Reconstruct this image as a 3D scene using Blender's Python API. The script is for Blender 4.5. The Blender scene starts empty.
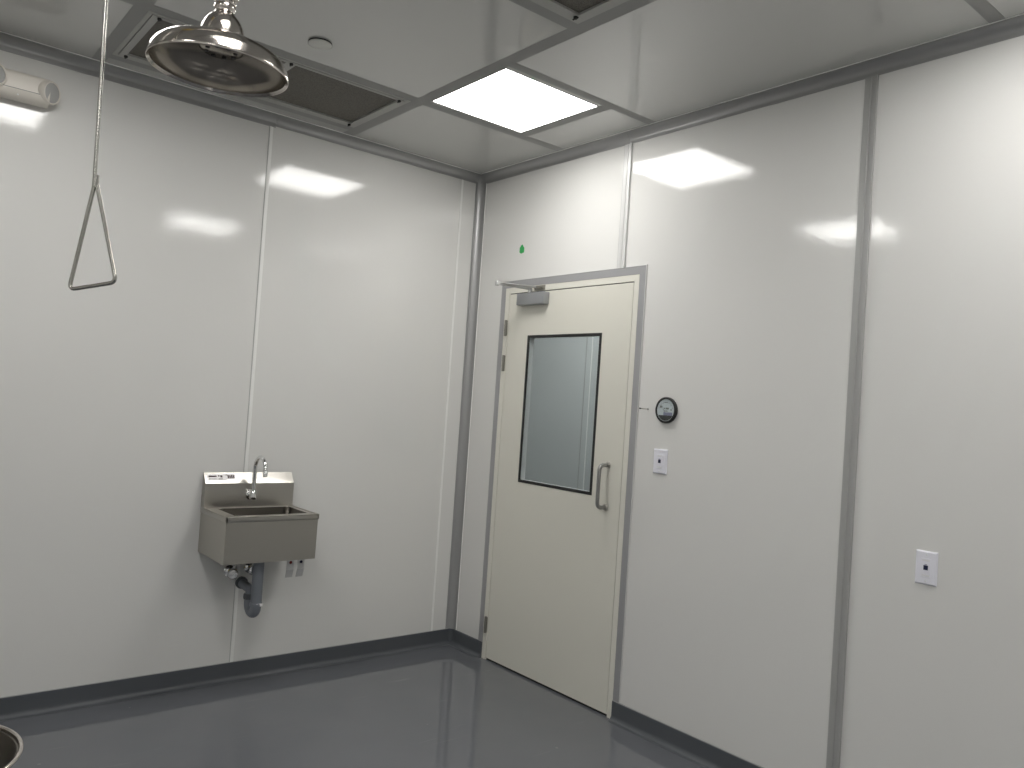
import bpy, bmesh, math, random
from mathutils import Vector, Matrix
random.seed(4)
PI = math.pi
SC = bpy.context.scene
COL = SC.collection
H = 2.896            # ceiling height
XL, YF = -5.2, -6.4  # far sides of the room behind the camera
V = Vector

# ------------------------------------------------------------------ materials
def mat(name, col, rough=.5, metal=0., spec=.5, bump=None, coat=0., var=None, emit=None, aniso=0.):
    m = bpy.data.materials.new(name); m.use_nodes = True
    nt = m.node_tree; b = nt.nodes['Principled BSDF']
    b.inputs['Base Color'].default_value = (*col, 1)
    b.inputs['Roughness'].default_value = rough
    b.inputs['Metallic'].default_value = metal
    b.inputs['Specular IOR Level'].default_value = spec
    b.inputs['Coat Weight'].default_value = coat
    b.inputs['Anisotropic'].default_value = aniso
    tc = nt.nodes.new('ShaderNodeTexCoord')
    if bump:
        sc, dist, detail = bump
        n = nt.nodes.new('ShaderNodeTexNoise'); n.inputs['Scale'].default_value = sc; n.inputs['Detail'].default_value = detail
        nt.links.new(tc.outputs['Object'], n.inputs['Vector'])
        bp = nt.nodes.new('ShaderNodeBump'); bp.inputs['Distance'].default_value = dist; bp.inputs['Strength'].default_value = 1
        nt.links.new(n.outputs['Fac'], bp.inputs['Height']); nt.links.new(bp.outputs['Normal'], b.inputs['Normal'])
    if var:
        sc, col2, lo, hi = var
        n = nt.nodes.new('ShaderNodeTexNoise'); n.inputs['Scale'].default_value = sc; n.inputs['Detail'].default_value = 4
        nt.links.new(tc.outputs['Object'], n.inputs['Vector'])
        mr = nt.nodes.new('ShaderNodeMapRange'); mr.inputs['From Min'].default_value = lo; mr.inputs['From Max'].default_value = hi
        nt.links.new(n.outputs['Fac'], mr.inputs['Value'])
        mx = nt.nodes.new('ShaderNodeMix'); mx.data_type = 'RGBA'
        mx.inputs['A'].default_value = (*col, 1); mx.inputs['B'].default_value = (*col2, 1)
        nt.links.new(mr.outputs['Result'], mx.inputs['Factor']); nt.links.new(mx.outputs['Result'], b.inputs['Base Color'])
    if emit:
        b.inputs['Emission Color'].default_value = (*emit[0], 1); b.inputs['Emission Strength'].default_value = emit[1]
    return m

M = {}
M['wall'] = mat('white_wall_laminate', (.75, .745, .725), .085, spec=.6, bump=(42, .00026, 2.5))
M['wall_plain'] = mat('white_wall_plain', (.72, .72, .70), .2)
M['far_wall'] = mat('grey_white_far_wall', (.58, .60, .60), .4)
M['ceil'] = mat('white_ceiling_panel', (.57, .57, .55), .035, spec=.85)
M['grid'] = mat('grey_ceiling_grid', (.31, .31, .30), .6, spec=.3)
M['cove'] = mat('satin_aluminium_cove', (.40, .40, .40), .36, metal=.5)
M['alu'] = mat('satin_aluminium_strip', (.43, .43, .42), .4, metal=.2)
M['alu_light'] = mat('white_aluminium_strip', (.68, .68, .67), .32, metal=.15)
M['vent_metal'] = mat('grey_vent_metal', (.42, .42, .40), .5, spec=.3)
M['seal'] = mat('white_sealant', (.88, .88, .86), .5)
M['seal_shade_grey'] = mat('grey_sealant_and_shade', (.42, .42, .42), .5)
M['base'] = mat('dark_grey_cove_base', (.088, .096, .106), .33)
M['frame_grey'] = mat('grey_door_trim', (.40, .40, .41), .42, metal=.3)
M['cream'] = mat('cream_door_paint', (.76, .745, .67), .36, spec=.4)
M['cream_leaf'] = mat('cream_leaf_paint', (.74, .725, .65), .36, spec=.4, bump=(40, .0001, 1))
M['black'] = mat('black_rubber', (.012, .012, .012), .5)
M['gap_shade'] = mat('gap_shade', (.02, .02, .018), .8)  # near-black stands for the shade inside open gaps
M['steel'] = mat('brushed_stainless', (.52, .50, .46), .3, metal=1., aniso=.5, bump=(30, .00005, 2))
M['steel_side'] = mat('satin_stainless', (.48, .46, .415), .36, metal=.9, bump=(25, .00005, 2))
M['steel_in'] = mat('shaded_stainless_bowl', (.11, .10, .085), .35, metal=.9)  # steel darkened: the shade inside the bowls is put into the colour
M['handle'] = mat('grey_satin_handle', (.33, .33, .32), .35, metal=.8)
M['paddle'] = mat('satin_steel_paddle', (.62, .62, .62), .4, metal=.4)
M['chrome'] = mat('chrome', (.75, .75, .75), .08, metal=1.)
M['nickel'] = mat('polished_stainless', (.62, .58, .54), .16, metal=1.)
M['nickel_in'] = mat('shaded_stainless_inside', (.34, .31, .27), .22, metal=1.)  # darker copy of the head's steel, shade under the dome painted in
M['pull'] = mat('stainless_rod', (.50, .49, .46), .2, metal=1.)
M['brass'] = mat('yellow_brass', (.60, .45, .12), .3, metal=1.)
M['hinge'] = mat('steel_hinge', (.30, .29, .26), .35, metal=.8)
M['closer'] = mat('grey_closer_paint', (.33, .34, .35), .4, metal=.3)
M['arm'] = mat('light_steel_arm', (.50, .50, .49), .3, metal=.8)
M['pvc'] = mat('grey_pvc', (.19, .205, .235), .45)
M['pvc_dark'] = mat('dark_grey_pvc_nut', (.09, .098, .11), .5)
M['plate'] = mat('white_plastic_plate', (.83, .83, .90), .3)
M['jack'] = mat('dark_blue_jack', (.01, .015, .05), .4)
M['beige'] = mat('beige_plastic', (.72, .68, .62), .4)
M['lens'] = mat('grey_ribbed_lens', (.42, .42, .41), .25, bump=(180, .001, 1))
M['green'] = mat('green_sticker', (.03, .40, .10), .5)
M['red'] = mat('red_dot', (.28, .02, .01), .5)
M['blue'] = mat('navy_dot', (.01, .01, .05), .5)
M['label'] = mat('white_label', (.93, .91, .91), .45)
M['ink'] = mat('dark_label_ink', (.06, .03, .035), .6)
M['ink_grey'] = mat('grey_label_ink', (.22, .22, .20), .6)
M['dial'] = mat('white_dial', (.78, .78, .80), .35)
M['dial_lilac'] = mat('lilac_dial_band', (.30, .28, .42), .4)
M['smoke_white'] = mat('white_cover_plate', (.66, .66, .62), .4)
M['light'] = mat('lit_diffuser', (.9, .9, .9), .4, emit=((1., .985, .955), 17.))
M['light_far'] = mat('added_diffuser_next_room', (.9, .9, .9), .4, emit=((1., .995, .97), 24.))

# perforated filter grille
def grille_mat():
    m = bpy.data.materials.new('dark_perforated_grille'); m.use_nodes = True
    nt = m.node_tree; b = nt.nodes['Principled BSDF']; b.inputs['Roughness'].default_value = .7
    tc = nt.nodes.new('ShaderNodeTexCoord'); v = nt.nodes.new('ShaderNodeTexVoronoi'); v.inputs['Scale'].default_value = 170
    v.inputs['Randomness'].default_value = .35
    nt.links.new(tc.outputs['Object'], v.inputs['Vector'])
    r = nt.nodes.new('ShaderNodeMapRange'); r.inputs['From Min'].default_value = .25; r.inputs['From Max'].default_value = .55
    nt.links.new(v.outputs['Distance'], r.inputs['Value'])
    mx = nt.nodes.new('ShaderNodeMix'); mx.data_type = 'RGBA'
    mx.inputs['A'].default_value = (.055, .050, .040, 1); mx.inputs['B'].default_value = (.15, .14, .12, 1)
    nt.links.new(r.outputs['Result'], mx.inputs['Factor']); nt.links.new(mx.outputs['Result'], b.inputs['Base Color'])
    return m
M['grille'] = grille_mat()

# epoxy floor: glossy blue grey with faint mottling, scuffs and specks
def floor_mat():
    m = bpy.data.materials.new('grey_epoxy_floor'); m.use_nodes = True
    nt = m.node_tree; b = nt.nodes['Principled BSDF']; b.inputs['Specular IOR Level'].default_value = .7; N = nt.nodes.new; Lk = nt.links.new
    tc = N('ShaderNodeTexCoord')
    n1 = N('ShaderNodeTexNoise'); n1.inputs['Scale'].default_value = 2.2; n1.inputs['Detail'].default_value = 6
    Lk(tc.outputs['Object'], n1.inputs['Vector'])
    cr = N('ShaderNodeMix'); cr.data_type = 'RGBA'
    cr.inputs['A'].default_value = (.122, .128, .142, 1); cr.inputs['B'].default_value = (.150, .156, .170, 1)
    Lk(n1.outputs['Fac'], cr.inputs['Factor'])
    v = N('ShaderNodeTexVoronoi'); v.inputs['Scale'].default_value = 4.5; Lk(tc.outputs['Object'], v.inputs['Vector'])
    lt = N('ShaderNodeMath'); lt.operation = 'LESS_THAN'; lt.inputs[1].default_value = .03; Lk(v.outputs['Distance'], lt.inputs[0])
    mp = N('ShaderNodeMapping'); mp.inputs['Rotation'].default_value = (0, 0, .5); mp.inputs['Scale'].default_value = (1.2, 16, 1)
    Lk(tc.outputs['Object'], mp.inputs['Vector'])
    n2 = N('ShaderNodeTexNoise'); n2.inputs['Scale'].default_value = 1.7; n2.inputs['Detail'].default_value = 3; Lk(mp.outputs['Vector'], n2.inputs['Vector'])
    g = N('ShaderNodeMapRange'); g.inputs['From Min'].default_value = .66; g.inputs['From Max'].default_value = .76; g.inputs['To Max'].default_value = .4
    Lk(n2.outputs['Fac'], g.inputs['Value'])
    ad = N('ShaderNodeMath'); ad.operation = 'MULTIPLY_ADD'; ad.inputs[1].default_value = .5; Lk(lt.outputs[0], ad.inputs[0]); Lk(g.outputs['Result'], ad.inputs[2])
    ad.use_clamp = True
    m2 = N('ShaderNodeMix'); m2.data_type = 'RGBA'; m2.inputs['B'].default_value = (.24, .25, .25, 1)
    Lk(ad.outputs[0], m2.inputs['Factor']); Lk(cr.outputs['Result'], m2.inputs['A']); Lk(m2.outputs['Result'], b.inputs['Base Color'])
    n3 = N('ShaderNodeTexNoise'); n3.inputs['Scale'].default_value = 7; n3.inputs['Detail'].default_value = 4; Lk(tc.outputs['Object'], n3.inputs['Vector'])
    rr = N('ShaderNodeMapRange'); rr.inputs['To Min'].default_value = .02; rr.inputs['To Max'].default_value = .09; Lk(n3.outputs['Fac'], rr.inputs['Value'])
    Lk(rr.outputs['Result'], b.inputs['Roughness'])
    bp = N('ShaderNodeBump'); bp.inputs['Distance'].default_value = .0007; n4 = N('ShaderNodeTexNoise'); n4.inputs['Scale'].default_value = 7
    n4.inputs['Detail'].default_value = 1
    Lk(tc.outputs['Object'], n4.inputs['Vector']); Lk(n4.outputs['Fac'], bp.inputs['Height']); Lk(bp.outputs['Normal'], b.inputs['Normal'])
    return m
M['floor'] = floor_mat()

def glass_mat():
    m = bpy.data.materials.new('clear_pane'); m.use_nodes = True
    nt = m.node_tree; b = nt.nodes['Principled BSDF']
    nt.nodes.remove(b); out = nt.nodes['Material Output']
    tr = nt.nodes.new('ShaderNodeBsdfTransparent'); tr.inputs['Color'].default_value = (.93, .96, .96, 1)
    gl = nt.nodes.new('ShaderNodeBsdfGlossy'); gl.inputs['Roughness'].default_value = .02
    fr = nt.nodes.new('ShaderNodeFresnel'); ge = nt.nodes.new('ShaderNodeNewGeometry'); mi = nt.nodes.new('ShaderNodeMapRange'); mi.inputs['To Min'].default_value = 1.45; mi.inputs['To Max'].default_value = 1 / 1.45
    nt.links.new(ge.outputs['Backfacing'], mi.inputs['Value']); nt.links.new(mi.outputs['Result'], fr.inputs['IOR'])
    mx = nt.nodes.new('ShaderNodeMixShader'); nt.links.new(fr.outputs[0], mx.inputs[0]); nt.links.new(tr.outputs[0], mx.inputs[1]); nt.links.new(gl.outputs[0], mx.inputs[2])
    nt.links.new(mx.outputs[0], out.inputs['Surface'])
    return m
M['glass'] = glass_mat()

# ------------------------------------------------------------------ mesh helpers
def bx(bm, x0, x1, y0, y1, z0, z1):
    vs = [bm.verts.new((x, y, z)) for x in (x0, x1) for y in (y0, y1) for z in (z0, z1)]
    for f in ((0, 1, 3, 2), (4, 6, 7, 5), (0, 4, 5, 1), (2, 3, 7, 6), (0, 2, 6, 4), (1, 5, 7, 3)):
        bm.faces.new([vs[i] for i in f])
    return vs

def bbox(x0, x1, y0, y1, z0, z1, bev=0., seg=2):
    bm = bmesh.new(); bx(bm, x0, x1, y0, y1, z0, z1)
    if bev: bmesh.ops.bevel(bm, geom=bm.edges[:], offset=bev, segments=seg, profile=.5, affect='EDGES')
    return bm

def merge(*bms):
    out = bmesh.new()
    for b in bms:
        me = bpy.data.meshes.new('t'); b.to_mesh(me); out.from_mesh(me); bpy.data.meshes.remove(me); b.free()
    return out

def frame_of(n):
    n = V(n).normalized(); a = n.cross(V((0, 0, 1)) if abs(n.z) < .9 else V((0, 1, 0))).normalized(); return a, n.cross(a), n

def lathe(prof, center, axis=(0, 0, 1), n=48, bm=None, closed=False):
    """profile of (radius, height) spun about axis through center"""
    bm = bm or bmesh.new(); a, b, c = frame_of(axis); C0 = V(center); rings = []
    for r, h in prof:
        if r < 1e-6: rings.append([bm.verts.new(C0 + c * h)])
        else: rings.append([bm.verts.new(C0 + c * h + (a * math.cos(t) + b * math.sin(t)) * r) for t in [2 * PI * k / n for k in range(n)]])
    pairs = list(zip(rings, rings[1:])) + ([(rings[-1], rings[0])] if closed else [])
    for p, q in pairs:
        for k in range(n):
            j = (k + 1) % n
            f = [p[k % len(p)], p[j % len(p)], q[j % len(q)], q[k % len(q)]]
            u = []
            for v_ in f:
                if v_ not in u: u.append(v_)
            if len(u) > 2: bm.faces.new(u)
    bmesh.ops.recalc_face_normals(bm, faces=bm.faces[:])
    return bm

def rounded(pts, r, seg=6):
    """path with every inner corner rounded at radius r"""
    pts = [V(p) for p in pts]; out = [pts[0]]
    for a, b, c in zip(pts, pts[1:], pts[2:]):
        d1 = (a - b); d2 = (c - b); l = min(r, d1.length * .49, d2.length * .49); p = b + d1.normalized() * l; q = b + d2.normalized() * l
        for k in range(seg + 1):
            t = k / seg; out.append(p * (1 - t) ** 2 + b * 2 * t * (1 - t) + q * t * t)
    out.append(pts[-1]); return out

def tube(pts, r, n=16, bm=None, caps=True, closed=False):
    bm = bm or bmesh.new(); pts = [V(p) for p in pts]; N = len(pts); rings = []
    prev = None
    for i, p in enumerate(pts):
        if closed: t = (pts[(i + 1) % N] - pts[i - 1]).normalized()
        else: t = ((pts[i + 1] if i < N - 1 else p) - (pts[i - 1] if i else p)).normalized()
        if prev is None: a = frame_of(t)[0]
        else: a = (prev - t * prev.dot(t)).normalized()
        prev = a; b = t.cross(a); rr = r[i] if isinstance(r, (list, tuple)) else r
        rings.append([bm.verts.new(p + (a * math.cos(2 * PI * k / n) + b * math.sin(2 * PI * k / n)) * rr) for k in range(n)])
    prs = list(zip(rings, rings[1:])) + ([(rings[-1], rings[0])] if closed else [])
    for p, q in prs:
        for k in range(n): bm.faces.new((p[k], p[(k + 1) % n], q[(k + 1) % n], q[k]))
    if caps and not closed: bm.faces.new(rings[0][::-1]); bm.faces.new(rings[-1])
    bmesh.ops.recalc_face_normals(bm, faces=bm.faces[:])
    return bm

def prism(poly, axis_from, axis_to, fn):
    """closed polygon poly in 2-D swept between two values; fn(u, w, s) -> 3-D"""
    bm = bmesh.new(); A = [bm.verts.new(fn(u, w, axis_from)) for u, w in poly]; B = [bm.verts.new(fn(u, w, axis_to)) for u, w in poly]
    n = len(poly)
    for k in range(n): bm.faces.new((A[k], A[(k + 1) % n], B[(k + 1) % n], B[k]))
    bm.faces.new(A[::-1]); bm.faces.new(B)
    bmesh.ops.recalc_face_normals(bm, faces=bm.faces[:])
    return bm

def obj(name, bm, m, parent=None, smooth=None):
    me = bpy.data.meshes.new(name); bm.to_mesh(me); bm.free()
    o = bpy.data.objects.new(name, me); COL.objects.link(o); me.materials.append(M[m] if isinstance(m, str) else m)
    if smooth:
        for p in me.polygons: p.use_smooth = True
        me.set_sharp_from_angle(angle=math.radians(smooth if smooth is not True else 35))
    if parent:
        o.parent = parent
        root = parent
        off = V((0, 0, 0))
        while root: off += root.location; root = root.parent
        me.transform(Matrix.Translation(-off))
    return o

def tag(o, label, cat, group=None):
    o['label'] = label; o['category'] = cat
    if group: o['group'] = group
    return o

def empty(name, loc, label=None, cat=None, group=None, kind=None):
    o = bpy.data.objects.new(name, None); COL.objects.link(o); o.location = loc; o.empty_display_size = .1
    if label: tag(o, label, cat, group)
    if kind: o['kind'] = kind
    return o

def struct(name, bm, m, label=None, cat=None, smooth=None):
    o = obj(name, bm, m, None, smooth); o['kind'] = 'structure'
    if label: tag(o, label, cat)
    return o

def slab_with_holes(ax0, ax1, bx0, bx1, holes, put):
    """rectangle minus holes, as boxes; put(bm, a0, a1, b0, b1)"""
    bm = bmesh.new()
    A = sorted({ax0, ax1, *[h[0] for h in holes], *[h[1] for h in holes]}); B = sorted({bx0, bx1, *[h[2] for h in holes], *[h[3] for h in holes]})
    for a0, a1 in zip(A, A[1:]):
        run = None
        for b0, b1 in zip(B, B[1:]):
            inside = any(h[0] <= a0 + 1e-6 and a1 <= h[1] + 1e-6 and h[2] <= b0 + 1e-6 and b1 <= h[3] + 1e-6 for h in holes)
            if inside:
                if run: put(bm, a0, a1, *run); run = None
            else: run = (run[0], b1) if run else (b0, b1)
        if run: put(bm, a0, a1, *run)
    return bm

# ------------------------------------------------------------------ room shell
struct('floor', bbox(XL - .1, 2.2, YF - .1, 2.7, -.1, 0), 'floor', 'glossy blue-grey epoxy floor', 'floor')
struct('wall_back', bbox(XL - .1, .1, 0, .1, 0, H + .1), 'wall', 'glossy white panelled wall carrying the sink', 'wall')
DO = (-1.358, -.318, 0, 2.172)    # clear opening in the right wall for the door frame
struct('wall_right', slab_with_holes(YF - .1, 0, 0, H + .1, [(DO[0], DO[1], -1, DO[3])] and [(DO[0], DO[1], 0, DO[3])],
       lambda bm, a0, a1, b0, b1: bx(bm, 0, .1, a0, a1, b0, b1)), 'wall', 'glossy white panelled wall around the cream door', 'wall')
struct('wall_left', bbox(XL - .1, XL, YF - .1, 0, 0, H + .1), 'wall_plain', 'white wall opposite the door', 'wall')
struct('wall_front', bbox(XL, 0, YF - .1, YF, 0, H + .1), 'wall_plain', 'white wall opposite the sink', 'wall')

# ceiling lights, vents: (x0, x1, y0, y1)
LW = .556
LIGHTS = [(-.925, -.369, -1.366, -.810), (-2.785, -2.229, -1.366, -.810), (-.925, -.369, -3.53, -2.974), (-2.785, -2.229, -3.53, -2.974),
          (-4.645, -4.089, -3.53, -2.974), (-2.785, -2.229, -5.694, -5.138), (-4.645, -4.089, -5.694, -5.138)]  # last three panels are unseen, added for more light low on the walls
VENTS = [(-2.168, -.993, -.735, -.174), (-2.168, -.993, -2.428, -1.868)]
struct('ceiling', slab_with_holes(XL - .1, .1, YF - .1, .1, LIGHTS + VENTS,
       lambda bm, a0, a1, b0, b1: bx(bm, a0, a1, b0, b1, H, H + .12)), 'ceil', 'glossy white panel ceiling', 'ceiling')

# ceiling grid bars
def bar(n, x0, x1, y0, y1):
    struct('trim_%d' % n, bbox(x0, x1, y0, y1, H - .0008, H + .002), 'grid')
r_ = .043
bar(1, XL, -r_, -.796, -.737)
bar(2, -.991, -.928, YF, -.796)
bar(3, -.928, -r_, -1.439, -1.389)
bar(4, -.367, -.312, -1.389, -.796)
bar(5, -.991, -.928, -.737, -r_)
bar(6, -2.225, -2.17, -.737, -r_)
bar(7, -.928, -r_, -2.955, -2.905)
bar(8, -2.17, -.991, -1.866, -1.812)
bar(9, -2.225, -2.17, YF, -.796)
bar(10, -2.17, -.991, -.172, -.118)
bar(11, -2.17, -.991, -2.484, -2.430)
bar(12, XL, -2.225, -1.439, -1.389)
bar(13, XL, -2.225, -2.955, -2.905)

# light fixtures
def ceiling_light(k, x0, x1, y0, y1, label):
    t = empty('ceiling_light', ((x0 + x1) / 2, (y0 + y1) / 2, H - .002), label, 'ceiling light', None)
    f = slab_with_holes(x0 - .0, x1 + .0, y0 - .0, y1 + .0, [(x0 + .004, x1 - .004, y0 + .004, y1 - .004)],
                        lambda bm, a0, a1, b0, b1: bx(bm, a0, a1, b0, b1, H - .001, H + .05))
    obj('light_frame', f, 'grid', t)
    obj('diffuser', bbox(x0 + .004, x1 - .004, y0 + .004, y1 - .004, H + .001, H + .012), 'light', t)
    return t
LBL = ['square lit ceiling panel near the room corner, in front of the door', 'square lit ceiling panel over the wall-mounted emergency lamp',
       'square lit ceiling panel in front of the right-hand wall, past the seam strip', 'square lit ceiling panel just behind the steel shower head',
       'unseen fill panel added at the left end of the room, beside the camera',
       'unseen fill panel added farthest back in mid-ceiling', 'unseen fill panel added farthest back at the left end of the room']
for k, l in enumerate(LIGHTS): ceiling_light(k, *l, LBL[k])

# air return vents
def vent(x0, x1, y0, y1, label):
    t = empty('ceiling_vent', ((x0 + x1) / 2, (y0 + y1) / 2, H), label, 'ceiling vent')
    xm = (x0 + x1) / 2
    g = [(x0 + .046, xm - .022, y0 + .036, y1 - .052), (xm + .022, x1 - .046, y0 + .036, y1 - .052)]
    outer = slab_with_holes(x0, x1, y0, y1, [(x0 + .016, x1 - .016, y0 + .014, y1 - .020)], lambda bm, a0, a1, b0, b1: bx(bm, a0, a1, b0, b1, H - .002, H + .03))
    obj('outer_frame', outer, 'vent_metal', t)
    a, b, c, d = x0 + .019, x1 - .019, y0 + .017, y1 - .023
    inner = slab_with_holes(a, b, c, d, g, lambda bm, a0, a1, b0, b1: bx(bm, a0, a1, b0, b1, H - .004, H + .02))
    obj('grille_frame', inner, 'vent_metal', t)
    obj('vent_box', bbox(x0, x1, y0, y1, H + .03, H + .06), 'gap_shade', t)
    for q in g: obj('grille', bbox(q[0], q[1], q[2], q[3], H + .005, H + .015), 'grille', t)
    for lx in (x0 + .046, xm, x1 - .046):
        for ly in (c + .013, d - .013):
            b1 = lathe([(0, 0), (.008, 0), (.008, -.006), (.005, -.009), (0, -.009)], (lx, ly, H - .004), n=14)
            b2 = bbox(lx - .003, lx + .003, ly - .014, ly + .014, H - .013, H - .008, .0015)
            obj('latch', merge(b1, b2), 'black', t, 40)
    return t
vent(*VENTS[0], 'long dark-grilled ceiling vent beside the sink wall, behind the shower head')
vent(*VENTS[1], 'dark-grilled ceiling vent cut off by the top edge of the photo')

# concealed sprinkler cover
t = empty('sprinkler_cover', (-1.583, -.985, H), 'round white sprinkler cover plate on the ceiling panel', 'sprinkler cover')
obj('recess_shade', lathe([(0, -.0005), (.047, -.0005), (.047, 0), (0, 0)], (-1.583, -.985, H - .0005), n=40), 'gap_shade', t, 40)  # flat dark disc paints the shade in the gap above the plate
obj('cover_plate', lathe([(0, -.010), (.042, -.010), (.047, -.008), (.047, -.006), (0, -.006)], (-1.583, -.985, H), n=40), 'smoke_white', t, 40)
obj('retaining_stem', lathe([(0, -.0062), (.014, -.0062), (.014, 0), (0, 0)], (-1.583, -.985, H), n=20), 'gap_shade', t, 40)

# ------------------------------------------------------------------ coves
def cove_poly(r, lip=.010):
    p = [(0, 0), (0, r + lip), (.0025, r + lip), (.0025, r)]
    for k in range(1, 13):
        th = PI / 2 * k / 13; p.append((r - r * math.cos(th) + .0015, r - r * math.sin(th) + .0015))
    p += [(r, .0025), (r + .003, .0025), (r + .003, 0)]
    return p
P1 = cove_poly(.043)
# ceiling coves (two lengths on the sink wall, jointed above the panel seam)
struct('trim_14', prism(P1, -1.345, -.043, lambda u, w, s: (s, -u, H - w)), 'cove', smooth=30)
P1b = cove_poly(.043, .018)
struct('trim_15', prism(P1b, XL, -1.347, lambda u, w, s: (s, -u, H - w)), 'cove', smooth=30)
struct('trim_16', prism(P1, -1.230, -.043, lambda u, w, s: (-u, s, H - w)), 'cove', smooth=30)
struct('trim_17', prism(P1, YF, -1.232, lambda u, w, s: (-u, s, H - w)), 'cove', smooth=30)
# corner cove from baseboard to ceiling
struct('trim_18', prism(cove_poly(.043, .004), .088, H - .043, lambda u, w, s: (-u, -w, s)), 'cove', 'rounded aluminium cove strip in the room corner', 'corner trim', smooth=30)
# three-way corner cap
bm = bmesh.new(); R0 = .0425; c0 = V((-.043, -.043, H - .043)); n = 10; rows = []
for i in range(n + 1):
    th = PI / 2 * i / n; row = []
    for j in range(n + 1):
        ph = PI / 2 * j / n
        if i == 0 and j: row.append(row[0]); continue
        row.append(bm.verts.new(c0 + V((math.sin(th) * math.cos(ph), math.sin(th) * math.sin(ph), math.cos(th))) * (R0 - .001)))
    rows.append(row)
for i in range(n):
    for j in range(n):
        q = []
        for v_ in (rows[i][j], rows[i][j + 1], rows[i + 1][j + 1], rows[i + 1][j]):
            if v_ not in q: q.append(v_)
        if len(q) > 2: bm.faces.new(q)
bmesh.ops.recalc_face_normals(bm, faces=bm.faces[:])
o = struct('trim_19', bm, 'cove', smooth=60)
sm = o.modifiers.new('s', 'SOLIDIFY'); sm.thickness = .002; sm.offset = 0

# white sealant beads
def bead(n, p, q, r=.0028, m='seal'): struct('trim_%d' % n, tube([p, q], r, 8), m)
bead(20, (XL, -.047, H - .001), (-.045, -.047, H - .001))
bead(21, (-.047, YF, H - .001), (-.047, -.047, H - .001))
bead(22, (-.0015, -.051, .092), (-.0015, -.051, H - .05))
# wall panel seams on the sink wall
struct('trim_23', bbox(-1.376, -1.359, -.003, 0, .09, H - .06, .0012), 'seal')
struct('trim_24', bbox(-.155, -.142, -.002, 0, .09, H - .052), 'seal')
struct('trim_25', bbox(-2.62, -2.60, -.004, 0, .09, H - .06, .0012), 'seal')
bead(26, (-1.3785, -.0005, .09), (-1.379, -.001, H - .06), .0013, 'seal_shade_grey')  # grey line paints the shade along the left of the seam strip

# extruded strips on the door wall: flat base with a raised ridge
def strip(n, yc, w, z0, z1, m, label):
    h = w / 2
    poly = [(0, -h), (.004, -h), (.004, -h * .30), (.007, -h * .24), (.007, -h * .02), (.004, h * .04), (.004, h * .46), (.011, h * .58), (.011, h), (0, h)]
    struct('trim_%d' % n, prism(poly, z0, z1, lambda u, w_, s: (-u, yc - w_, s)), m, label, 'wall strip')
strip(27, -2.479, .052, .090, H - .052, 'alu', 'tall grey aluminium strip covering the wall panel seam')
strip(28, -1.230, .052, 2.212, H - .052, 'alu_light', 'short pale strip above the door frame')
struct('trim_29', bbox(-.002, 0, -1.2042, -1.2005, 2.21, H - .052), 'seal_shade_grey')

# baseboards: thin upstand flowing into the floor with a small cove
def base_poly(h=.092, t=.009, r=.026):
    p = [(0, 0), (0, h), (t * .7, h), (t, h - .003), (t, r)]
    for k in range(1, 8):
        th = PI / 2 * k / 8; p.append((t + r - r * math.cos(th), r - r * math.sin(th)))
    p += [(t + r, .0006), (t + r, 0)]
    return p
BP = base_poly()
struct('baseboard_back', prism(BP, XL, 0, lambda u, w, s: (s, -u, w)), 'base', 'dark grey cove base along the sink wall', 'baseboard', smooth=30)
struct('baseboard_right', prism(BP, YF, DO[0] - .001, lambda u, w, s: (-u, s, w)), 'base', 'dark grey cove base right of the door', 'baseboard', smooth=30)
struct('baseboard_corner', prism(BP, DO[1] + .001, 0, lambda u, w, s: (-u, s, w)), 'base', 'short dark grey cove base between corner and door', 'baseboard', smooth=30)
struct('baseboard_left', prism(BP, YF, 0, lambda u, w, s: (XL + u, s, w)), 'base', smooth=30)
bead(30, (XL, -.007, .0925), (-.03, -.007, .0925), .0016, 'seal_shade_grey')
bead(31, (-.007, YF, .0925), (-.007, DO[0] - .002, .0925), .0016, 'seal_shade_grey')
# rounded inner corner of the base
bm = prism([(0, 0), (0, -.035)] + [(-.035 + .026 * math.cos(a), -.035 + .026 * math.sin(a)) for a in [PI / 2 * k / 8 for k in range(9)]] + [(-.035, 0)], 0, .092, lambda u, w, s: (u, w, s))
struct('trim_32', bm, 'base', smooth=30)

# ------------------------------------------------------------------ door
D = empty('door_1', (0, -.84, 0), 'cream hinged door with tall glazed window and steel pull handle', 'door', kind='structure')
# grey outer trim (on the wall face, stops at the baseboard top)
YL, YR = -.280, -1.399
g = merge(bbox(-.005, 0, -.318, YL, .092, 2.212), bbox(-.005, 0, YR, -1.360, .092, 2.212), bbox(-.005, 0, -1.360, -.318, 2.172, 2.212))
obj('outer_trim', g, 'frame_grey', D)
obj('trim_edge', merge(bbox(-.0062, .0, -1.4025, -1.399, .092, 2.2145), bbox(-.0062, 0, -1.399, YL, 2.212, 2.2145)), 'alu_light', D)
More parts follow.
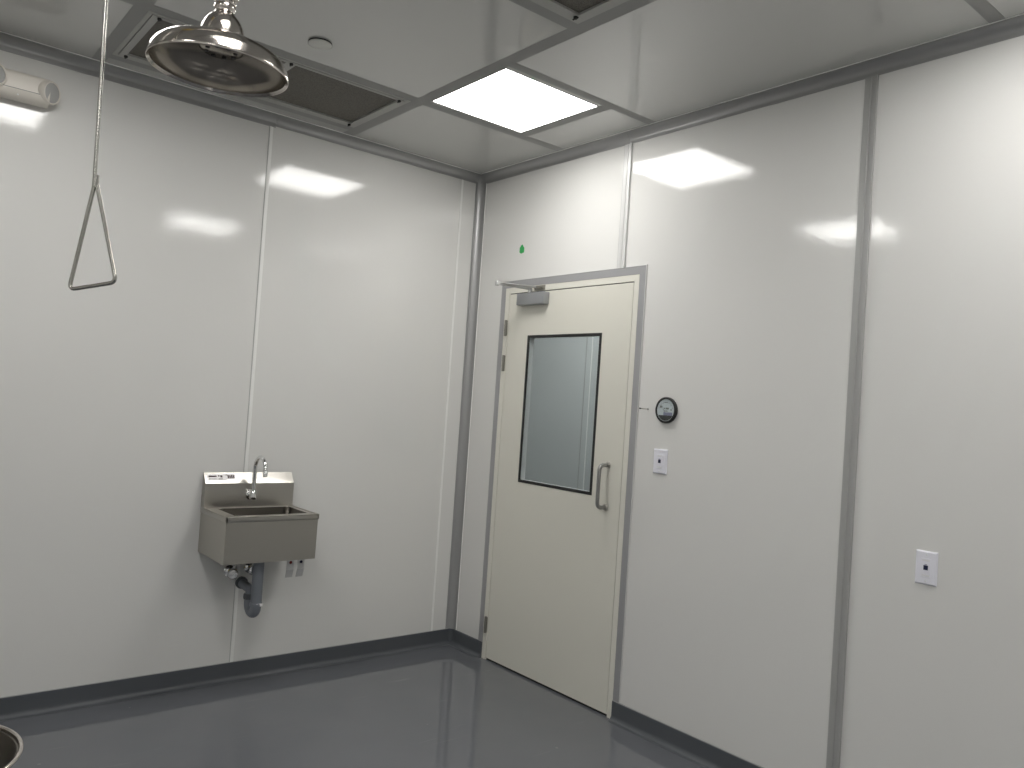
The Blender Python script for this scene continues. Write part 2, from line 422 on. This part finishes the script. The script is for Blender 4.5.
# cream jambs and head, through the wall
JL, JR, JT = -.3535, -1.3255, 2.1385
g = merge(bbox(-.0035, .1, JL, -.3185, 0, 2.1715), bbox(-.0035, .1, -1.3575, JR, 0, 2.1715), bbox(-.0035, .1, JR, JL, JT, 2.1715),
          bbox(.052, .1, JL - .015, JL, 0, JT), bbox(.052, .1, JR, JR + .015, 0, JT), bbox(.052, .1, JR, JL, JT - .015, JT))
obj('door_frame', g, 'cream', D)
WY0, WY1, WZ0, WZ1 = -1.125, -.540, 1.0545, 1.888
leaf = slab_with_holes(-1.3205, -.3566, .012, 2.1335, [(WY0, WY1, WZ0, WZ1)], lambda bm, a0, a1, b0, b1: bx(bm, -.001, .045, a0, a1, b0, b1))
L = obj('door_leaf', leaf, 'cream_leaf', D)
obj('window_gasket', merge(*[slab_with_holes(WY0, WY1, WZ0, WZ1, [(WY0 + .016, WY1 - .016, WZ0 + .016, WZ1 - .016)],
      lambda bm, a0, a1, b0, b1, X=X: bx(bm, X, X + .004, a0, a1, b0, b1)) for X in (-.0030,)]), 'black', L)
obj('window_reveal', slab_with_holes(WY0 + .003, WY1 - .003, WZ0 + .003, WZ1 - .003, [(WY0 + .014, WY1 - .014, WZ0 + .014, WZ1 - .014)],
      lambda bm, a0, a1, b0, b1: bx(bm, .0042, .036, a0, a1, b0, b1)), 'label', L)
obj('window_pane', bbox(.001, .004, WY0 + .005, WY1 - .005, WZ0 + .005, WZ1 - .005), 'glass', L)
# black strips paint the shade in the gaps above, beside and under the leaf
obj('door_gap_shade', merge(bbox(.004, .050, JR + .0002, -1.3207, .02, JT), bbox(.004, .050, JR + .004, JL - .003, 2.1337, JT - .0002)), 'black', D)
obj('sill_gap_shade', bbox(.004, .040, -1.320, -.358, .001, .0118), 'black', L)
# hinges
for zc in (1.935, 1.728, .200):
    hg = merge(tube([(-.010, -.343, zc - .047), (-.010, -.343, zc + .047)], .0075, 14), bbox(-.005, -.0008, -.352, -.330, zc - .045, zc + .045, .001))
    for k in (-1, 1): hg = merge(hg, lathe([(0, 0), (.0085, 0), (.0085, .003), (0, .003)], (-.010, -.343, zc + k * .016 - .0015), n=14))
    obj('hinge', hg, 'hinge', D, 40)
# pull handle
hy, hz0, hz1 = -1.226, 1.008, 1.219
hp = rounded([(-.001, hy, hz1), (-.062, hy, hz1), (-.062, hy, hz0), (-.001, hy, hz0)], .035, 8)
hn = obj('pull_handle', tube(hp, .0100, 18), 'handle', L, 50)
for z in (hz0, hz1): obj('handle_rose', lathe([(0, 0), (.017, 0), (.017, .004), (.015, .006), (0, .006)], (-.001, hy, z), (-1, 0, 0), n=24), 'steel', hn, 40)
# closer: body on the leaf, folding arm to a bracket on the frame
cb = obj('closer_body', bbox(-.046, -.001, -.702, -.470, 2.058, 2.126, .004), 'closer', D, 40)
S = V((-.024, -.560, 2.126)); E = V((-.238, -.527, 2.151)); Bk = V((-.030, -.626, 2.150))
obj('closer_spindle', lathe([(0, 0), (.013, 0), (.013, .012), (.010, .030), (0, .030)], S, n=20), 'arm', cb, 40)
def flatbar(p, q, w, h):
    p, q = V(p), V(q); d = (q - p).normalized(); s = d.cross(V((0, 0, 1))).normalized(); u = s.cross(d)
    bm = bmesh.new(); vs = []
    for e in (p, q):
        for a, b in ((-1, -1), (1, -1), (1, 1), (-1, 1)): vs.append(bm.verts.new(e + s * a * w / 2 + u * b * h / 2))
    for k in range(4): bm.faces.new((vs[k], vs[(k + 1) % 4], vs[4 + (k + 1) % 4], vs[4 + k]))
    bm.faces.new(vs[3::-1]); bm.faces.new(vs[4:])
    bmesh.ops.recalc_face_normals(bm, faces=bm.faces[:])
    bmesh.ops.bevel(bm, geom=bm.edges[:], offset=min(w, h) * .2, segments=2, affect='EDGES')
    return bm
obj('closer_arm', merge(flatbar(S + V((.0, 0, .024)), E, .022, .012)), 'arm', cb, 40)
obj('closer_arm', merge(tube([E + V((0, 0, .006)), Bk + V((0, 0, .004))], .0055, 12)), 'arm', cb, 40)
obj('closer_elbow', lathe([(0, -.012), (.011, -.012), (.012, -.008), (.012, .012), (.009, .016), (0, .016)], E, n=20), 'arm', cb, 40)
obj('closer_bracket', merge(bbox(-.040, -.0035, -.640, -.610, 2.143, 2.158, .002), bbox(-.0065, -.0033, -.665, -.575, 2.142, 2.168, .001)), 'hinge', cb, 40)

# ------------------------------------------------------------------ the next room, seen through the door glass
struct('wall_far', bbox(2.0, 2.1, -2.6, 2.6, 0, H + .1), 'far_wall', 'pale grey wall of the next room behind the door glass', 'wall')
struct('wall_side', bbox(.1, 2.0, 2.5, 2.6, 0, H + .1), 'far_wall')
struct('wall_near', bbox(.1, 2.0, -2.6, -2.5, 0, H + .1), 'far_wall')
struct('wall_return', bbox(0, .1, .1, 2.5, 0, H + .1), 'far_wall')
struct('ceiling_2', slab_with_holes(.1, 2.1, -2.6, 2.6, [(.75, 1.31, .35, .91)], lambda bm, a0, a1, b0, b1: bx(bm, a0, a1, b0, b1, H, H + .1)), 'ceil')
t = empty('ceiling_light', (1.03, .63, H), 'unseen ceiling panel added to light the next room behind the door', 'ceiling light')
obj('diffuser', bbox(.75, 1.31, .35, .91, H + .002, H + .02), 'light_far', t)  # out of view, added to brighten the room behind the glass
struct('trim_33', bbox(1.996, 2.0, .925, .937, 0, H), 'seal')
struct('trim_34', bbox(1.997, 2.0, 1.00, 1.006, 0, H), 'seal_shade_grey')

# ------------------------------------------------------------------ sink
X0, X1, YS, ZR, ZB, ZT = -1.583, -1.120, -.358, .886, .664, 1.054
T = empty('hand_sink', ((X0 + X1) / 2, 0, ZB), 'stainless steel hand-wash basin with tall backsplash hung on the wall', 'sink')
# basin body: tapered box shell with front face, sides, inner bowl
def quadshell(bm, top, bot):
    a = [bm.verts.new(p) for p in top]; b = [bm.verts.new(p) for p in bot]
    for k in range(4): bm.faces.new((a[k], a[(k + 1) % 4], b[(k + 1) % 4], b[k]))
    return a, b
bm = bmesh.new(); ins = .004
otop = [(X0 + ins, YS + ins, ZR - .027), (X1 - ins, YS + ins, ZR - .027), (X1 - ins, -.0015, ZR - .027), (X0 + ins, -.0015, ZR - .027)]
obot = [(X0 + ins, YS + ins + .004, ZB), (X1 - ins, YS + ins + .004, ZB), (X1 - ins, -.0015, ZB), (X0 + ins, -.0015, ZB)]
a, b = quadshell(bm, otop, obot); 
# turned-in bottom flange
f = [bm.verts.new(p) for p in ((X0 + .03, YS + .035, ZB), (X1 - .03, YS + .035, ZB), (X1 - .03, -.03, ZB), (X0 + .03, -.03, ZB))]
for k in range(4): bm.faces.new((b[k], b[(k + 1) % 4], f[(k + 1) % 4], f[k]))
bmesh.ops.recalc_face_normals(bm, faces=bm.faces[:])
ob = obj('basin_apron', bm, 'steel_side', T); sm = ob.modifiers.new('s', 'SOLIDIFY'); sm.thickness = .0015; bv = ob.modifiers.new('b', 'BEVEL'); bv.width = .003; bv.segments = 2
# rim with raised edge and front lip
ox0, ox1, oy0, oy1 = -1.525, -1.156, -.303, -.072
rim = slab_with_holes(X0, X1, YS, -.046, [(ox0, ox1, oy0, oy1)], lambda bm, a0, a1, b0, b1: bx(bm, a0, a1, b0, b1, ZR - .006, ZR - .003))
edge = merge(bbox(X0, X1, YS, YS + .012, ZR - .027, ZR, .003), bbox(X0, X0 + .012, YS, -.002, ZR - .027, ZR, .003), bbox(X1 - .012, X1, YS, -.002, ZR - .027, ZR, .003))
obj('rim', merge(rim, edge), 'steel', T, 40)
bm = bmesh.new(); zb2 = .71
qt = [(ox0, oy0, ZR - .003), (ox1, oy0, ZR - .003), (ox1, oy1, ZR - .003), (ox0, oy1, ZR - .003)]
qb = [(ox0 + .012, oy0 + .012, zb2), (ox1 - .012, oy0 + .012, zb2), (ox1 - .012, oy1 - .012, zb2), (ox0 + .012, oy1 - .012, zb2)]
a, b = quadshell(bm, qt, qb); bm.faces.new(b)
vert = [e for e in bm.edges if abs(e.verts[0].co.z - e.verts[1].co.z) > .05]
bmesh.ops.bevel(bm, geom=vert, offset=.022, segments=5, affect='EDGES')
bmesh.ops.recalc_face_normals(bm, faces=bm.faces[:]); bmesh.ops.reverse_faces(bm, faces=bm.faces[:])
bw = obj('bowl', bm, 'steel_in', T, 50); sm = bw.modifiers.new('s', 'SOLIDIFY'); sm.thickness = .0015; sm.offset = 0
obj('drain', lathe([(.0, .001), (.022, .001), (.036, .004), (.042, .001), (.042, 0), (0, 0)], (-1.378, -.22, zb2 + .001), n=28), 'chrome', T, 40)
# backsplash: upright front, sloped top returning to the wall
sp = [(-.0005, ZR - .03), (-.0005, ZT), (-.006, ZT), (-.045, 1.003), (-.045, ZR - .004), (-.060, ZR - .004), (-.060, ZR - .03)]
obj('backsplash', prism(sp, X0 + .002, X1 - .002, lambda u, w, s: (s, u, w)), 'steel', T)
# sloped top decals
sl = V((0, -.039, -.051)).normalized()           # down the slope
nn = V((0, -.051, .039)).normalized()
org = V((X0, -.006, ZT))
def decal(name, x0, x1, s0, s1, m, lift, par):
    bm = bmesh.new(); P = [org + V((x, 0, 0)) + sl * s + nn * l for l in (lift - .0003, lift) for x, s in ((x0, s0), (x1, s0), (x1, s1), (x0, s1))]
    v = [bm.verts.new(p) for p in P]; bm.faces.new(v[4:]); bm.faces.new(v[3::-1])
    for k in range(4): bm.faces.new((v[k], v[(k + 1) % 4], v[4 + (k + 1) % 4], v[4 + k]))
    bmesh.ops.recalc_face_normals(bm, faces=bm.faces[:])
    return obj(name, bm, m, par) if name else bm
lb = decal('maker_label', .018, .112, .010, .046, 'label', .0006, T)
tx = merge(decal('', .022, .062, .019, .027, '', .0009, None), decal('', .070, .076, .016, .025, '', .0009, None), decal('', .080, .090, .018, .030, '', .0009, None))
obj('label_print', tx, 'ink', lb)
obj('label_line', merge(decal('', .022, .060, .037, .0385, '', .0009, None), decal('', .070, .090, .036, .040, '', .0009, None)), 'ink_grey', lb)
lb2 = decal('notice_label', .106, .154, .010, .040, 'label', .0009, T)
tx = [decal('', .108, .116, .014, .018, '', .0013, None)]
for k in range(4): tx.append(decal('', .116 + k * .009, .1225 + k * .009, .016 + (k % 2) * .002, .034, '', .0013, None))
obj('label_print', merge(*tx), 'ink', lb2)

# faucet (splash mounted gooseneck)
F = empty('faucet', (-1.355, -.045, .945), 'chrome gooseneck faucet mounted on the sink backsplash', 'faucet')
fx = -1.352
obj('flange', lathe([(0, 0), (.028, 0), (.026, .006), (.018, .010), (0, .010)], (fx, -.0455, .945), (0, -1, 0), n=28), 'chrome', F, 40)
obj('faucet_body', merge(tube([(fx, -.05, .945), (fx, -.078, .945)], .014, 20),
                         lathe([(0, -.022), (.017, -.022), (.018, -.018), (.018, .014), (.015, .020), (.011, .024), (0, .024)], (fx, -.078, .948), n=24)), 'chrome', F, 40)
ry = -.078; rr = .066; za = 1.078; pts = [(fx, ry, .965), (fx, ry, za)]
for k in range(1, 15):
    th = PI * k / 14 * .98; pts.append((fx, ry - rr + rr * math.cos(th), za + rr * math.sin(th)))
pts.append((fx, ry - 2 * rr - .001, za - .004))
obj('spout', tube(pts, .0100, 18), 'chrome', F, 50)
obj('aerator', lathe([(0, 0), (.012, 0), (.012, .022), (.009, .026), (0, .026)], (fx, ry - 2 * rr - .002, za - .024), n=20), 'chrome', F, 40)

# knee valves below the basin
def knee(x, dot, label):
    t = empty('knee_pedal', (x, -.28, .57), label, 'knee pedal', None)
    y = -.28; w = .0180
    p = [(y, .662), (y, .602), (y + .012, .562), (y + .0135, .563), (y + .002, .604), (y + .002, .662)]
    obj('paddle', prism(p, x - w, x + w, lambda u, w_, s: (s, u, w_)), 'paddle', t)
    obj('dot', lathe([(0, 0), (.0075, 0), (.0075, .0012), (0, .0012)], (x, y, .638), (0, -1, 0), n=18), dot, t)
    obj('valve_stem', tube([(x, y + .002, .650), (x, -.0, .650)], .008, 14), 'chrome', t, 40)
    return t
knee(-1.217, 'red', 'steel knee pedal with a red dot under the sink')
knee(-1.162, 'blue', 'steel knee pedal with a dark blue dot under the sink')

# P-trap
T2 = empty('drain_trap', (-1.37, 0, .40), 'grey plastic P-trap drain pipe hanging below the sink', 'drain pipe')
yf, yb, xf, xb, zu = -.250, -.158, -1.367, -1.362, .432
obj('tailpiece', merge(tube([(xf, yf, .70), (xf, yf, zu)], .0265, 24), tube([(xf, yf, .70), (xf, yf, .665)], .031, 24)), 'pvc', T2, 50)
u = [(xf, yf, zu + .01)]
for k in range(0, 17):
    th = PI * k / 16; u.append((xf + (xb - xf) * k / 16, (yf + yb) / 2 - math.cos(th) * (yb - yf) / 2, zu - math.sin(th) * .040))
u.append((xb, yb, zu + .03))
obj('trap_bend', tube(u, .0255, 24), 'pvc', T2, 60)
obj('slip_nut', lathe([(0, 0), (.031, 0), (.032, .004), (.032, .018), (.028, .026), (0, .026)], (xb, yb, zu + .016), n=10), 'pvc_dark', T2, 20)
obj('slip_nut', lathe([(0, 0), (.029, 0), (.030, .004), (.030, .014), (.028, .018), (0, .018)], (xf, yf, zu + .0), n=24), 'pvc', T2, 20)
w = rounded([(xb, yb, zu + .035), (xb, yb, .492), (-1.348, -.0, .492)], .045, 10)
obj('wall_elbow', tube(w, .022, 22), 'pvc', T2, 60)
obj('wall_nut', lathe([(0, 0), (.031, 0), (.031, .014), (.028, .022), (0, .022)], (-1.348, -.0, .492), (0, -1, 0), n=12), 'pvc_dark', T2, 20)
obj('pipe_sticker', bbox(xf - .008, xf + .022, yf - .0285, yf - .0262, .436, .449), 'label', T2)

# stop valves on the wall
def stop(x, z, label, lever):
    t = empty('stop_valve', (x, 0, z), label, 'valve')
    obj('escutcheon', lathe([(0, 0), (.030, 0), (.030, .002), (.018, .012), (0, .012)], (x, 0, z), (0, -1, 0), n=28), 'chrome', t, 40)
    obj('valve_body', merge(tube([(x, -.008, z), (x, -.060, z)], .011, 16), lathe([(0, -.016), (.015, -.016), (.016, 0), (.015, .016), (0, .016)], (x, -.055, z), n=18)), 'brass', t, 40)
    obj('valve_handle', lathe([(0, 0), (.014, 0), (.024, .004), (.026, .012), (.022, .020), (0, .022)], (x - .008, -.066, z), (-.35, -1, 0), n=10), 'chrome', t, 25)
    obj('supply_tube', tube(rounded([(x, -.055, z + .014), (x, -.055, .62), (x + .02, -.07, .70)], .03), .006, 10), 'chrome', t, 50)
stop(-1.412, .556, 'chrome and brass stop valve on the wall, left of the drain trap', 1)
stop(-1.308, .566, 'chrome stop valve half hidden behind the grey drain pipe', 0)

# ------------------------------------------------------------------ emergency lamp on the sink wall
bx0, bx1, byf, bz0, bz1 = -2.80, -2.376, -.088, 2.630, 2.744
T = empty('emergency_light', (-2.6, 0, 2.69), 'beige twin-head emergency lamp high on the wall at the left edge', 'emergency light')
pr = [(0, bz0 + .012), (0, bz1), (-.062, bz1)]
for k in range(1, 6):
    th = PI / 2 * k / 5; pr.append((-.062 - .022 * math.sin(th), bz1 - .022 + .022 * math.cos(th)))
pr += [(-.086, 2.665)]
for k in range(1, 9):
    th = PI / 2 * k / 8; pr.append((-.086 + .05 * (1 - math.cos(th)), 2.665 - .037 * math.sin(th)))
obj('housing', prism(pr, bx0, bx1, lambda u, w, s: (s, u, w)), 'beige', T, 35)
obj('housing_seam', bbox(bx0 + .02, bx1 - .01, -.0875, -.085, 2.6655, 2.668), 'ink_grey', T)
hd = obj('lamp_head', lathe([(0, 0), (.047, 0), (.050, .006), (.050, .026), (.047, .033), (.043, .034), (.041, .029), (0, .029)], (-2.388, -.050, 2.692), (.66, -.75, -.10), n=36), 'beige', T, 40)
obj('lens', lathe([(0, .029), (.0415, .029), (.0415, .031), (.02, .034), (0, .035)], (-2.388, -.050, 2.692), (.66, -.75, -.10), n=36), 'lens', hd, 50)
obj('switch', lathe([(0, 0), (.005, 0), (.005, .003), (0, .003)], (-2.398, -.086, 2.720), (0, -1, 0), n=12), 'black', T)
obj('indicator', lathe([(0, 0), (.004, 0), (.003, .003), (0, .004)], (-2.492, -.078, 2.645), (0, -.8, -.6), n=12), 'seal', T)
hd = obj('lamp_head', lathe([(0, 0), (.046, 0), (.050, .006), (.050, .026), (.046, .032), (.041, .032), (.040, .027), (0, .027)], (-2.590, -.084, 2.700), (.35, -.93, -.05), n=36), 'beige', T, 40)
obj('lens', lathe([(0, .027), (.0395, .027), (.0395, .029), (.02, .032), (0, .033)], (-2.590, -.084, 2.700), (.35, -.93, -.05), n=36), 'lens', hd, 50)

# ------------------------------------------------------------------ door-wall fittings
# pressure gauge
G = empty('pressure_gauge', (0, -1.571, 1.514), 'round black-rimmed pressure gauge on the wall right of the door', 'gauge')
GC = (0, -1.580, 1.512)
obj('gauge_bezel', lathe([(0, 0), (.0605, 0), (.0615, .006), (.0615, .014), (.058, .018), (.053, .018), (.0515, .012), (0, .012)], GC, (-1, 0, 0), n=48), 'black', G, 40)
dl = obj('gauge_dial', lathe([(0, .0122), (.051, .0122), (.051, .0130), (0, .0130)], GC, (-1, 0, 0), n=48), 'dial', G)
def dbox(y0, y1, z0, z1, x=-.0136): return bbox(x, -.0128, GC[1] + y0, GC[1] + y1, GC[2] + z0, GC[2] + z1)
ticks = []
for k in range(25):
    th = math.radians(20 + 140 * k / 24); l = .008 if k % 4 == 0 else .004
    a = V((-.0133, GC[1] - math.cos(th) * .046, GC[2] + math.sin(th) * .046 - .006)); b = a + V((0, math.cos(th) * l, -math.sin(th) * l))
    ticks.append(flatbar(a, b, .0009, .0006))
obj('scale', merge(*ticks), 'ink', dl)
for q in ((-.012, .012, -.006, -.002), (-.018, .000, .004, .012), (.004, .010, .004, .011), (-.036, -.028, .0, .005), (.024, .034, .010, .020), (-.010, .008, .034, .037)): obj('dial_print', dbox(*q), 'ink_grey', dl)
obj('dial_band', dbox(-.040, .012, -.030, -.010), 'dial_lilac', dl)
obj('dial_base', prism([(.049 * math.cos(a), .049 * math.sin(a)) for a in [math.radians(-150 + 120 * k / 14) for k in range(15)]], -.0137, -.0128, lambda u, w, s: (s, GC[1] + u, GC[2] + w)), 'black', dl)
obj('pointer', flatbar((-.0145, GC[1], GC[2] - .015), (-.0145, GC[1] + .022, GC[2] + .020), .0014, .0006), 'ink', dl)
obj('gauge_glass', lathe([(0, .0160), (.0525, .0160), (.0525, .0172), (0, .0172)], GC, (-1, 0, 0), n=48), 'glass', G)
# small sensing tube sticking out of the wall
T = empty('sensing_tube', (0, -1.461, 1.512), 'short thin metal tube sticking out of the wall beside the gauge', 'tube')
obj('tube', tube([(0, -1.461, 1.512), (-.057, -1.461, 1.513)], .0022, 10), 'steel', T, 50)
obj('tube_tip', tube([(-.054, -1.461, 1.513), (-.060, -1.461, 1.513)], .0034, 10), 'black', T, 50)
obj('wall_grommet', lathe([(0, 0), (.005, 0), (.004, .003), (0, .003)], (0, -1.461, 1.512), (-1, 0, 0), n=14), 'ink_grey', T)

def wall_plate(y, z, w, h, label):
    t = empty('wall_plate', (0, y, z), label, 'wall plate')
    pts = [(-w / 2, -h / 2), (w / 2, -h / 2), (w / 2, h / 2), (-w / 2, h / 2)]
    bm = bmesh.new(); rows = []
    for k, (s, d) in enumerate(((0, 0), (0, .003), (.005, .007))):
        rows.append([bm.verts.new((-d, y + (a - math.copysign(s, a)), z + (b - math.copysign(s, b)))) for a, b in pts])
    for p, q in zip(rows, rows[1:]):
        for k in range(4): bm.faces.new((p[k], p[(k + 1) % 4], q[(k + 1) % 4], q[k]))
    bm.faces.new(rows[-1]); bm.faces.new(rows[0][::-1]); bmesh.ops.recalc_face_normals(bm, faces=bm.faces[:])
    obj('plate', bm, 'plate', t)
    ins_ = obj('insert', bbox(-.0085, -.0068, y - .0165, y + .0165, z - .033, z + .033, .0006), 'plate', t)
    obj('jack', bbox(-.0095, -.0080, y - .0075, y + .0075, z - .007, z + .009), 'jack', ins_)
    obj('jack_tab', bbox(-.0098, -.0084, y - .004, y + .004, z + .010, z + .013), 'dial_lilac', ins_)
    for k in (-1, 1): obj('screw', lathe([(0, 0), (.0035, 0), (.003, .0012), (0, .0014)], (-.0069, y, z + k * .046), (-1, 0, 0), n=14), 'dial', t)
    for k in (-.029, .0235): obj('label_slot', bbox(-.0089, -.0083, y - .013, y + .013, z + k, z + k + .0055), 'dial', t)
    return t
wall_plate(-1.5585, 1.270, .081, .116, 'white data socket plate below the round gauge')
wall_plate(-2.777, 1.017, .074, .117, 'white data socket plate right of the tall grey wall strip')

# green sticker above the door
gy, gz = -.434, 2.395
poly = [(-.020, -.022), (.006, -.027), (.021, -.018), (.021, .008), (.010, .022), (-.003, .027), (-.011, .016), (-.021, .004)]
tag(obj('sticker', prism(poly, -.0006, 0, lambda u, w, s: (s, gy + u, gz + w)), 'green'), 'small green sticker on the white wall above the door', 'sticker')

# ------------------------------------------------------------------ emergency shower and eyewash station
PX, PY = -3.02, -2.45
T = empty('emergency_shower', (PX, PY, 0), 'stainless emergency shower with domed head, pull rod and eyewash bowl', 'emergency shower')
ZA = 2.42
post = obj('post', merge(tube([(PX, PY, .004), (PX, PY, ZA - .03)], .021, 24)), 'nickel', T, 50)
obj('floor_flange', lathe([(0, 0), (.11, 0), (.11, .010), (.035, .018), (.030, .05), (.0, .05)], (PX, PY, 0), n=36), 'nickel', T, 40)
hc = V((-2.449, -2.459, 2.086)); hn_ = V((.0099, -.0284, 1)).normalized(); ht = hc + hn_ * .20
obj('supply_arm', tube(rounded([(PX, PY, ZA - .04), (PX, PY, ZA), (ht.x, ht.y, ZA), tuple(ht)], .06, 8), .0215, 24), 'nickel', T, 50)
# domed head
prof = [(.1225, .004), (.1255, .000), (.1268, -.0015), (.1280, .0005), (.1272, .004), (.1262, .010), (.1235, .020), (.118, .0285), (.109, .0365), (.097, .0425), (.082, .0475), (.066, .0515), (.050, .0545),
        (.0410, .0565), (.0405, .062), (.0400, .072), (.0375, .083), (.0330, .093), (.0270, .101), (.0210, .107), (.0175, .111), (.0170, .1135), (.0190, .116), (.0200, .120), (.0190, .124), (.0180, .126), (.0195, .129), (.0190, .132), (.018, .134),
        (.020, .135), (.0225, .137), (.0235, .143), (.0240, .172), (.0235, .177), (.0215, .179), (.0215, .20)]
head = obj('shower_head', lathe(prof, hc, hn_, n=72), 'nickel', T, 50)
profi = [(.1250, .0005), (.1245, .008), (.1215, .0185), (.116, .0265), (.107, .0345), (.095, .0405), (.080, .0455), (.064, .0495), (.048, .0525), (0, .053)]
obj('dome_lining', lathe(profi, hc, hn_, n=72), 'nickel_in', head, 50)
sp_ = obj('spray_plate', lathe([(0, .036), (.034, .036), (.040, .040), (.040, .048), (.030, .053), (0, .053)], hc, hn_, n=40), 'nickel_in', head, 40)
a_, b_, c_ = frame_of(hn_)
for k in range(8):
    th = 2 * PI * k / 8 + .2
    obj('spray_hole', lathe([(0, .0345), (.0035, .0345), (.0045, .0362), (0, .0362)], hc + (a_ * math.cos(th) + b_ * math.sin(th)) * .027, hn_, n=12), 'black', sp_)
# pull rod and triangular handle
C0 = V((-2.94593721, -3.99687129, 1.49315447))
top = V((-2.6500, -2.4475, ZA - .02)); apex = V((-2.6425, -2.4455, 1.832))
obj('valve', merge(lathe([(0, -.035), (.03, -.035), (.034, -.02), (.034, .02), (.03, .035), (0, .035)], (-2.66, -2.45, ZA), (1, 0, 0), n=24), bbox(-2.675, -2.630, -2.46, -2.44, ZA - .05, ZA - .02, .004)), 'brass', T, 40)
rod = obj('pull_rod', tube([top, apex + V((0, 0, -.004))], .0034, 14), 'pull', T, 50)
bl = V((-2.6610, -2.405, 1.6420)); br = V((-2.6050, -2.490, 1.6570))
tri = rounded([apex + V((.0015, .0, .0)), bl, br, apex + V((.0035, 0, -.0005))], .014, 6)
obj('pull_handle', tube(tri, .0036, 14), 'pull', rod, 50)
obj('rod_collar', tube([apex + V((.002, 0, -.010)), apex + V((.002, 0, .012))], .0055, 12), 'pull', rod, 40)
# eyewash bowl
bc = V((-2.864, -2.681, .964))
pb = [(0, -.078), (.03, -.078), (.075, -.066), (.110, -.040), (.128, -.012), (.133, -.002), (.139, -.0015), (.1405, .001), (.1385, .003), (.1365, .001), (.1335, -.006), (.1255, -.018), (.106, -.038), (.072, -.062), (.03, -.073), (0, -.073)]
bowl = obj('eyewash_bowl', lathe(pb, bc, n=64), 'steel_in', T, 50)
obj('bowl_rim', tube([bc + V((math.cos(t_) * .1385, math.sin(t_) * .1385, .001)) for t_ in [2 * PI * k / 64 for k in range(64)]], .0030, 10, closed=True), 'nickel', bowl, 60)
obj('bowl_arm', tube(rounded([(PX, PY, .86), (bc.x, bc.y, .86), (bc.x, bc.y, .888)], .02, 6), .017, 18), 'nickel', bowl, 50)
for sx in (-.045, .045):
    obj('eyewash_nozzle', merge(tube(rounded([bc + V((0, 0, -.074)), bc + V((sx, 0, -.05)), bc + V((sx, 0, .0))], .02), .008, 12),
        lathe([(0, 0), (.022, 0), (.024, .006), (.020, .016), (0, .019)], bc + V((sx, 0, .0)), n=24)), 'nickel', bowl, 50)

# ------------------------------------------------------------------ camera
cam = bpy.data.cameras.new('camera'); co = bpy.data.objects.new('camera', cam); COL.objects.link(co)
Rr = V((0.7685660688798538, -0.636222999922611, 0.06727921028104486)); Uu = V((-0.06765421132080568, 0.023748453365314438, 0.9974261469669397)); Ff = V((0.6361832326123721, 0.7711396146822109, 0.024790909838965005))
m4 = Matrix.Identity(4)
for i in range(3): m4[i][0] = Rr[i]; m4[i][1] = Uu[i]; m4[i][2] = -Ff[i]; m4[i][3] = C0[i]
co.matrix_world = m4
cam.sensor_fit = 'HORIZONTAL'; cam.sensor_width = 36; cam.lens = 798.4585710190133 * 36 / 1024; cam.clip_start = .02
SC.camera = co

# ------------------------------------------------------------------ world and view
w = bpy.data.worlds.new('world'); SC.world = w; w.use_nodes = True
w.node_tree.nodes['Background'].inputs['Color'].default_value = (.5, .52, .55, 1); w.node_tree.nodes['Background'].inputs['Strength'].default_value = .02
SC.view_settings.view_transform = 'Standard'; SC.view_settings.look = 'None'; SC.view_settings.gamma = 1; SC.view_settings.exposure = -.2
SC.view_settings.use_curve_mapping = False
SC.cycles.max_bounces = 12; SC.cycles.diffuse_bounces = 8; SC.cycles.glossy_bounces = 6; SC.cycles.transmission_bounces = 8
SC.cycles.caustics_reflective = False; SC.cycles.caustics_refractive = False
SC.cycles.sample_clamp_indirect = 20
SC.cycles.use_denoising = True
